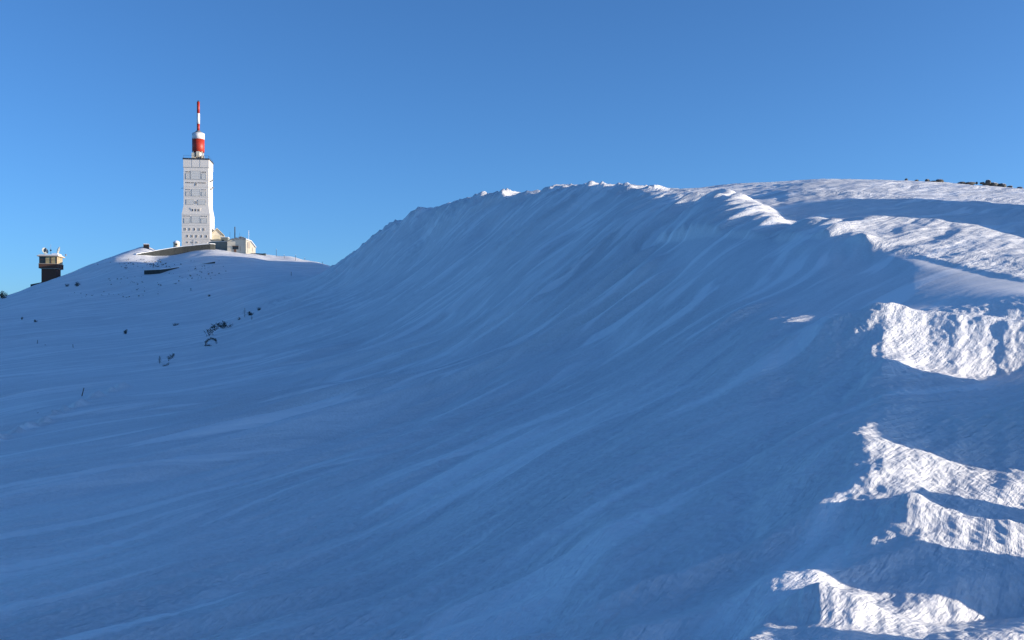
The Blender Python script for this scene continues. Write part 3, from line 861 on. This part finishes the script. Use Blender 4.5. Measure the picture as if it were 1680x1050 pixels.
def ribbon_wall(name, pts, thick, mat, label, cat, cope=None, drop=2.0, snap=False):
    """pts: (u, v_top, y, v_bottom) from left to right"""
    b = P(pts[0][0], pts[0][1], hit(pts[0][0], pts[0][3], 200)[1] if snap else pts[0][2])
    o0 = root(name, b, 0, label, cat)
    m = MB(); c = MB()
    prof_t = []; prof_b = []
    for u, vt, y, vb in pts:
        if snap: y = hit(u, vb, 200)[1]
        prof_t.append(P(u, vt, y) - b); prof_b.append(P(u, vb, y) - b)
    n = len(pts)
    vs = prof_b + prof_t + [p + Vector((0, thick, 0)) for p in prof_b] + [p + Vector((0, thick, 0)) for p in prof_t]
    vs = [Vector(v) - Vector((0, 0, drop)) if (i // n) % 2 == 0 else Vector(v) for i, v in enumerate(vs)]
    fs = []
    for i in range(n - 1):
        fs += [(i, i + 1, n + i + 1, n + i), (2 * n + i + 1, 2 * n + i, 3 * n + i, 3 * n + i + 1), (n + i, n + i + 1, 3 * n + i + 1, 3 * n + i), (i, 2 * n + i, 2 * n + i + 1, i + 1)]
    fs += [(0, n, 3 * n, 2 * n), (n - 1, 3 * n - 1, 4 * n - 1, 2 * n - 1)]
    m.poly(vs, fs).build('masonry', mat, o0)
    if cope:
        for i in range(n - 1):
            a, d = prof_t[i], prof_t[i + 1]
            q = [a + Vector((0, -.12, .003)), d + Vector((0, -.12, .003)), d + Vector((0, thick + .12, .003)), a + Vector((0, thick + .12, .003))]
            c.poly(q + [p + Vector((0, 0, .22)) for p in q], [(0, 3, 2, 1), (4, 5, 6, 7), (0, 1, 5, 4), (1, 2, 6, 5), (2, 3, 7, 6), (3, 0, 4, 7)])
        c.build('coping', cope, o0)
    return o0


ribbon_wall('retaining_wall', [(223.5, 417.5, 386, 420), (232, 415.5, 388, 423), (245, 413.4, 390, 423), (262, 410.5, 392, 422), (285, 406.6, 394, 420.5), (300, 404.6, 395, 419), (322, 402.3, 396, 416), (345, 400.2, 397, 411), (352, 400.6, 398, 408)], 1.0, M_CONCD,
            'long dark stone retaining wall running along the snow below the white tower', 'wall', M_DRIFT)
ribbon_wall('perimeter_wall', [(340, 399.2, 400, 405), (346, 396.9, 401, 409), (360, 396.4, 402, 410), (374, 396.8, 402, 410)], .6, M_CONC,
            'pale grey concrete wall joining the tower foot and the cream service block', 'wall', M_PANEL)
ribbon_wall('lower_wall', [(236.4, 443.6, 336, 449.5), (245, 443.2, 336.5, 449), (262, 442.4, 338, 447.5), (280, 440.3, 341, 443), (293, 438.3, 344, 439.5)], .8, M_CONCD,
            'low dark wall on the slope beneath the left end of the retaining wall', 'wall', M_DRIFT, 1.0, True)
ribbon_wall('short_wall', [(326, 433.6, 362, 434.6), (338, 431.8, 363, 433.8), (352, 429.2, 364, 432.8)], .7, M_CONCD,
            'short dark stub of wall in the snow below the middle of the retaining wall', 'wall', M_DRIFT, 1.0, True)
ribbon_wall('parapet_wall', [(409, 416.2, 401, 418), (420, 416.4, 400, 418.5), (432, 417, 399, 420), (432.2, 416.5, 398.8, 422.5), (436, 416.8, 398.6, 422.5)], .8, M_CONC,
            'low grey parapet ending in a square block right of the sunlit wing', 'wall', M_CONCD, 1.0)

# small shelters left of the tower
o = P(239.5, 405, 401)
hut = root('stone_shelter', o, math.radians(10), 'tiny brown stone shelter on the skyline left of the white tower', 'hut')
MB().box(-1.0, 1.0, 0, 1.6, -1, 1.0).build('wall', M_RUST, hut)
MB().loft([rect(-1.15, 1.15, -.1, 1.7, 1.0), rect(-.8, .8, .3, 1.3, 1.35)]).build('snow_cap', M_DRIFT, hut)
o = P(288.7, 402.8, 399)
hut = root('round_cabin', o, math.radians(10), 'small pale domed cabin capped with snow just left of the white tower', 'hut')
MB().lathe(0, 1.2, [(1.2, -1), (1.2, 1.1)], 12).build('wall', M_CREAM, hut, True)
MB().lathe(0, 1.2, [(1.4, 1.1), (1.25, 1.5), (.7, 1.95), (.1, 2.1)], 12).build('snow_cap', M_DRIFT, hut, True)
MB().box(-.5, .5, -.06, .1, .1, .8).build('door', M_CONCD, hut)

# ------------------------------------------------------------------ brown tower with dishes
BY = 388.0
BK = BY / F_PX
bt = root('brick_tower', ((79.9 - 840) * BK, BY, (HOR - 465) * BK), math.radians(6.2), 'squat dark brown tower with glazed cabin and dishes at the far left', 'tower')


def qz(v): return (465 - v) * BK


def sqb(w, z, c=2.7): return rect(-w, w, c - w, c + w, z)


MB().loft([sqb(2.7, -4), sqb(2.7, qz(441.2))]).build('shaft', M_BROWN, bt)
MB().loft([sqb(2.9, qz(441.2)), sqb(3.5, qz(440.2))]).build('lower_ledge', M_TRIM, bt)
MB().loft([sqb(3.48, qz(440.2)), sqb(3.48, qz(433.2))]).build('parapet', M_BROWN, bt)
MB().loft([sqb(3.58, qz(433.2)), sqb(3.58, qz(432.5))]).build('upper_ledge', M_TRIM, bt)
MB().loft([sqb(3.0, qz(432.5)), sqb(3.0, qz(420.9))]).build('cabin_core', M_DARK, bt)
for sx in (-3.22, -1.15, 1.0, 3.12):
    MB().box(sx - .14, sx + .14, -.52, -.30, qz(432.5), qz(420.9)).build('mullion', M_BROWN if sx > 0 else M_DARK, bt)
for i, (x0, x1) in enumerate(((-3.06, -1.31), (-.99, .84), (1.16, 2.96))):
    p = MB().box(x0, x1, -.42, -.36, qz(432.4), qz(421)).build('window', M_PANE if i == 0 else M_BLINDPANE, bt)
    MB().box(x0, x1, -.46, -.422, qz(426.7), qz(426.3)).build('glazing_bar', M_BROWN, p)
for yy in (-.3, 1.7, 3.7, 5.7):
    MB().box(3.1, 3.28, yy - .14, yy + .14, qz(432.5), qz(420.9)).build('mullion', M_TRIM, bt)
for y0, y1 in ((-.12, 1.54), (1.88, 3.54), (3.88, 5.54)):
    p = MB().box(3.12, 3.18, y0, y1, qz(432.4), qz(421)).build('window', M_BLINDPANE, bt)
    MB().box(3.182, 3.22, y0, y1, qz(426.9), qz(426.3)).build('glazing_bar', M_TRIM, p)
MB().loft([sqb(3.95, qz(420.9)), sqb(3.95, qz(419.3))]).build('roof', M_TRIM, bt)
rs = MB()
rs.loft([sqb(3.8, qz(419.3)), sqb(3.3, qz(417.6))])
rs.loft([rect(.6, 3.9, -1.0, 5, qz(419.2)), rect(1.4, 3.2, 0, 4, qz(415.4))])
rs.build('roof_snow', M_DRIFT, bt)


def dish(parent, c, r, axis, name='dish', lab=None):
    axis = Vector(axis).normalized(); a = axis.orthogonal().normalized(); b = axis.cross(a)
    rings = []
    for t in (0.02, .35, .7, 1.0):
        rings.append([Vector(c) + axis * (r * .32 * t * t) + (a * math.cos(j * math.pi / 8) + b * math.sin(j * math.pi / 8)) * r * t for j in range(16)])
    m = MB().loft(rings, cap=False)
    m.loft([[p - axis * .06 for p in rg] for rg in rings], cap=False)
    o = m.build(name, M_DISH, parent, True)
    if lab: o['label'] = lab
    MB().tube(Vector(c) - Vector((0, 0, r + .3)), Vector(c), .09).build('dish_post', M_GREYM, o)
    MB().tube(Vector(c), Vector(c) + axis * r * .8, .04).build('feed_arm', M_GREYM, o)
    return o


def qx(u): return (u - 79.9) * BK / 1.04


dish(bt, (qx(71.2), 1.2, qz(411.8)), 1.35, (.75, -.55, .35), lab='grey dish tilted towards the viewer on the left of the roof')
dish(bt, (qx(72.5), 1.6, qz(410.5)), 1.0, (-.6, -.6, .3))
dish(bt, (qx(91.2), 2.0, qz(409.5)), 1.5, (.93, .1, -.25), lab='grey dish seen nearly edge-on at the right of the roof')
m = MB().lathe(qx(81), 1.5, [(.05, qz(411.6)), (.42, qz(410)), (.05, qz(408.4))], 10)
m.tube((qx(81), 1.5, qz(418)), (qx(81), 1.5, qz(411)), .06)
m.build('camera_globe', M_DARK, bt)
MB().tube((qx(79.6), 2.5, qz(418)), (qx(79.6), 2.5, qz(400)), .05).build('whip_aerial', M_GREYM, bt)
MB().box(qx(101), qx(102.5), 4, 4.8, qz(418), qz(415)).build('roof_unit', M_GREYM, bt)
MB().box(-3.4, -1.2, -.3, .3, qz(418.6), qz(417)).build('cable_tray', M_GREYM, bt)
ribbon_wall('entrance_wall', [(50, 466.5, 377, 469.5), (58, 465, 377, 469), (70, 462.6, 377, 466)], 1.2, M_CONCD, 'low black wall running left from the foot of the brown tower', 'wall', None, 1.5)

# ------------------------------------------------------------------ posts, poles, shrubs and stones
for i, (u, v0, v1, lab) in enumerate(((453.3, 420.5, 408.6, 'first thin snow marker post right of the parapet block'), (466.3, 423.5, 418, 'short marker post second from the parapet block'), (477.8, 419.5, 413, 'third marker post from the parapet, standing against the sky'),
                                      (485, 427.5, 419, 'stout marker post fourth from the parapet at the edge of the sunlit snow'), (500, 427, 423, 'short marker post fifth from the parapet block'), (529, 434, 430.5, 'last marker post, nearest the dip in the skyline'))):
    x, y, z = hit(u, max(v0, 0), 300)
    z = ground(x, y)
    h = (v0 - v1) / F_PX * y
    o = root('marker_post', (x, y, z), 0, lab, 'post', 'thin posts along the sunlit shoulder')
    MB().tube((0, 0, -.6), (0, 0, h), .09, .07, 6).build('shaft', M_WOOD, o)
    MB().lathe(0, 0, [(.12, h), (.05, h + .12)], 6).build('snow_cap', M_DRIFT, o)


def pole(u0, v0, u1, v1, lab, lying=False):
    x, y, z = hit(u0, v0)
    z = ground(x, y)
    dx = (u1 - u0) / F_PX * y; dz = (v0 - v1) / F_PX * y
    o = MB().tube((-dx * .1, 0, -.15 if not lying else .05), (dx, 0, dz), .055, .04, 6).build('stick', M_WOOD)
    o.location = (x, y, z)
    tag(o, lab, 'stick', 'bare sticks poking from the lower left slope')


pole(134, 652.5, 137.8, 638.5, 'leaning dark stick beside the broken snow trail')
pole(61, 565, 62, 559, 'tiny upright stick left of the lying branch')
pole(120, 571, 119.5, 565, 'tiny upright stick right of the lying branch')
pole(75, 567.5, 91, 570.5, 'thin branch lying flat on the snow between two tiny sticks', True)


def shrub(u, v, w_px, h_px, lab, kind='clump', seed=0, ymin=10):
    """v is where it meets the snow"""
    rnd = random.Random(seed)
    x, y, z = hit(u, v, ymin)
    z = ground(x, y)
    s = y / F_PX
    W, H = w_px * s, h_px * s
    o = root('dwarf_pine', (x, y, z - .05), 0, lab, 'shrub', 'dwarf pines breaking through the shaded snow')
    tips = []
    m = MB()
    if kind == 'sapling':
        m.tube((0, 0, -.2), (0, 0, H), .05, .015)
        for i in range(9):
            zz = H * (.15 + .09 * i); l = W * .5 * (1.1 - i / 10)
            a = rnd.uniform(0, 6.28)
            e = (math.cos(a) * l, math.sin(a) * l * .6, zz + l * .15)
            m.tube((0, 0, zz), e, .02, .01, 4); tips.append(e)
            m.tube((0, 0, zz), (-e[0], -e[1], zz + .05), .02, .01, 4); tips.append((-e[0], -e[1], zz))
        lr = .05; per = 5
    elif kind == 'arch':
        pts = []
        for i in range(9):
            a = math.pi * i / 8
            pts.append((-W * .5 * math.cos(a) + W * .05, .1 * math.sin(3 * a), H * (.1 + .6 * math.sin(a) ** .7 + .3 * i / 8)))
        for p, q in zip(pts[:-1], pts[1:]): m.tube(p, q, .045, .04, 5); tips += [p, q, ((p[0] + q[0]) / 2, 0, (p[2] + q[2]) / 2)]
        for i in range(6): tips.append((-W * .45 + i * W * .08, rnd.uniform(-.2, .2), H * .12 * rnd.random()))
        lr = .11; per = 16
    else:
        for i in range(7 if kind == 'clump' else 5):
            a = rnd.uniform(-1, 1)
            base = (rnd.uniform(-.2, .2) * W, rnd.uniform(-.1, .1) * W, -.15)
            if kind == 'string':
                t = (i + .5) / 5 - .5
                base = (W * t, 0, H * (t + .5) * .7 - .1)
                e = (W * (t + rnd.uniform(-.05, .15)), rnd.uniform(-.1, .1), H * (t + .5) * .7 + H * rnd.uniform(.15, .45))
            else:
                e = (a * W * .5, rnd.uniform(-.3, .3) * W, H * rnd.uniform(.5, 1) * (1 - .4 * abs(a)))
            m.tube(base, e, .04, .015, 4)
            for tt in (.45, .7, 1): tips.append(tuple(base[j] + (e[j] - base[j]) * tt for j in range(3)))
        lr = max(.06, .13 * min(W, H)); per = 12 if kind == 'clump' else 8
    m.build('stem', M_WOOD, o)
    lf = MB()
    for p in tips:
        for i in range(per):
            c = Vector(p) + Vector((rnd.gauss(0, lr), rnd.gauss(0, lr), rnd.gauss(0, lr * .8)))
            d = Vector((rnd.uniform(-1, 1), rnd.uniform(-1, 1), rnd.uniform(-.2, 1))).normalized() * lr * 1.5
            e = d.orthogonal().normalized() * lr * .28
            lf.poly([c - e, c + e, c + d], [(0, 1, 2)])
    lf.build('needles', M_NEEDLE, o)
    return o


shrub(6, 489, 13, 15, 'dark dwarf pine on the skyline at the left edge of the frame', 'clump', 1)
shrub(345, 567, 17, 14, 'arched dwarf pine bent into a loop, lowest of the clustered shrubs', 'arch', 2)
shrub(349, 553, 20, 20, 'straggling row of twigs just above the arched pine', 'string', 3)
shrub(369, 540, 20, 13, 'dark tuft at the upper end of the straggling twigs', 'clump', 4)
shrub(392, 525.5, 4, 5, 'tiny dark tuft between the straggling twigs and the bare sapling', 'clump', 5)
shrub(401.5, 521, 9, 16, 'thin bare sapling with short side branches beside the dark bush', 'sapling', 6)
shrub(411.5, 518, 9, 8, 'round dark bush right of the thin bare sapling', 'clump', 7)
shrub(413, 527, 3, 12, 'slim stem standing directly below the round dark bush', 'sapling', 17)
shrub(426, 510, 8, 7, 'dark oval tuft at the upper right end of the shrub cluster', 'clump', 8)
shrub(262, 598, 6, 13, 'faint thin sapling left of the dark tuft below the cluster', 'sapling', 9)
shrub(281, 594, 11, 13, 'dark leaning tuft beside the faint sapling below the cluster', 'string', 10)
shrub(272, 602, 10, 6, 'small broken twigs just below the faint sapling', 'string', 18)
shrub(207, 548, 7, 8, 'dark pointed tuft alone with a drift tail on the left slope', 'clump', 11)
shrub(288, 534, 9, 6, 'small tuft right of the lone pointed tuft, with a drift tail', 'clump', 12)
shrub(36, 525, 4, 4, 'tiny dark tuft, left one of the pair near the left edge', 'clump', 13)
shrub(58, 530, 5, 5, 'tiny dark tuft, right one of the pair near the left edge', 'clump', 14)
shrub(110, 470, 6, 5, 'small dark bush right of the brown tower, left of two', 'clump', 15)
shrub(127, 470, 7, 8, 'small dark bush right of the brown tower, right of two', 'clump', 16)
shrub(343, 487, 4, 4, 'tiny dark tuft high on the slope below the tower', 'clump', 19)
shrub(313, 478, 5, 5, 'faint tuft high on the slope, just left of another tiny tuft', 'sapling', 20)
shrub(207, 440, 5, 3, 'small dark bush below the left end of the retaining wall', 'clump', 21)


def rock_mesh(name, seed, sub=2):
    bm = bmesh.new()
    bmesh.ops.create_icosphere(bm, subdivisions=sub, radius=1)
    rnd = random.Random(seed)
    ax = [Vector((rnd.gauss(0, 1), rnd.gauss(0, 1), rnd.gauss(0, 1))).normalized() for _ in range(7)]
    dd = [rnd.uniform(.55, .9) for _ in ax]
    for v in bm.verts:
        for a, d in zip(ax, dd):
            t = v.co.dot(a)
            if t > d: v.co -= a * (t - d)
        v.co += Vector((rnd.gauss(0, .03), rnd.gauss(0, .03), rnd.gauss(0, .03)))
    me = bpy.data.meshes.new(name); bm.to_mesh(me); bm.free()
    me.materials.append(M_ROCK)
    return me


rms = [rock_mesh('rock', i) for i in range(5)]
RK = [(1487, 293.5, 4, 3), (1504, 295, 5, 3), (1521.5, 296, 7, 5), (1531, 298, 10, 4), (1541, 296, 11, 5), (1548, 300, 8, 4), (1561, 302, 6, 4), (1574, 302.5, 6, 4), (1577.5, 300.5, 11, 5), (1591, 300, 14, 4), (1602.5, 299, 3, 3),
      (1612, 299, 7, 3), (1621.5, 299, 10, 7), (1617.5, 304, 9, 7), (1630, 303, 12, 7), (1643, 305, 13, 7), (1657, 306, 8, 5), (1673, 308, 9, 4)]
for i, (u, v, w, h) in enumerate(RK):
    y0 = 168.0
    x = (u - 840) / F_PX * y0
    o = link('summit_rock', rms[i % 5])
    s = y0 / F_PX
    o.location = (x, y0, max(ground(x, y0), -1e9) * .0 + (HOR - v - 1.6) * s)
    o.scale = (w * s * .66, w * s * .7, h * s * .85)
    o.rotation_euler = (0, 0, i * 1.3)
    tag(o, None, 'rock', 'snow-dusted rocks on the right skyline')
    o['label'] = ['leftmost speck of rock on the right skyline', 'second tiny rock from the left on the right skyline', 'pointed dark rock starting the right skyline row', 'flat rock right of the first pointed rock', 'wide dark rock, highest of the left skyline trio',
                  'small rock lying just below the wide dark one', 'lone small rock on the snow below the skyline row', 'small rock tucked under the dark middle boulder', 'dark middle boulder of the skyline row', 'long flat slab right of the middle boulder', 'tiny pebble-like rock between the slab and the big heap',
                  'low flat rock at the left of the big heap', 'tallest dark rock crowning the big heap', 'rounded grey rock at the lower left of the big heap', 'broad snow-dusted rock in the middle of the big heap', 'snow-capped boulder at the right end of the big heap', 'grey rock standing apart right of the big heap', 'last skyline rock, cut by the right edge of the frame'][i]
for i, (u, v, w) in enumerate(((22, 691, 3.2), (41, 684, 2.6), (62, 678, 2.6))):
    x, y, z = hit(u, v); z = ground(x, y); s = y / F_PX
    o = link('small_stone', rms[i]); o.location = (x, y, z); o.scale = (w * s * .6, w * s * .6, w * s * .4)
    tag(o, ['small dark stone nearest the left edge above the trail', 'small dark stone in the middle of three above the trail', 'small dark stone furthest right of three above the trail'][i], 'stone', 'small stones above the snow trail')
# scattered stones on the tower hill: beyond counting
m = MB(); rnd = random.Random(4)
spots = []
while len(spots) < 260:
    c = rnd.choice(((215, 432, 34, 9), (260, 433, 30, 6), (160, 485, 40, 5), (215, 462, 40, 10), (330, 440, 30, 8), (250, 470, 50, 12), (310, 455, 40, 8)))
    u = rnd.gauss(c[0], c[2] * .6); v = rnd.gauss(c[1], c[3] * .6)
    if v < 480 - (u * .34) + 6 and u < 230: continue
    if v < 424: continue
    spots.append((u, v))
for u, v in spots:
    x, y, z = hit(u, v, 150)
    if y > 440: continue
    s = rnd.uniform(.08, .26)
    z = z + 0.05
    p = [Vector((x, y, z)) + Vector(q) * s for q in ((-1, -1, -.5), (1.3, -.8, -.5), (1, 1, -.5), (-1, .8, -.5), (-.3, -.2, .9 * rnd.uniform(.5, 1.2)), (.6, .2, .7))]
    m.poly(p, [(0, 1, 5, 4), (1, 2, 5), (2, 3, 4, 5), (3, 0, 4)])
o = m.build('scattered_stones', M_ROCK)
tag(o, 'dark stones and tufts showing through the snow below the tower walls', 'stones', None, 'stuff')
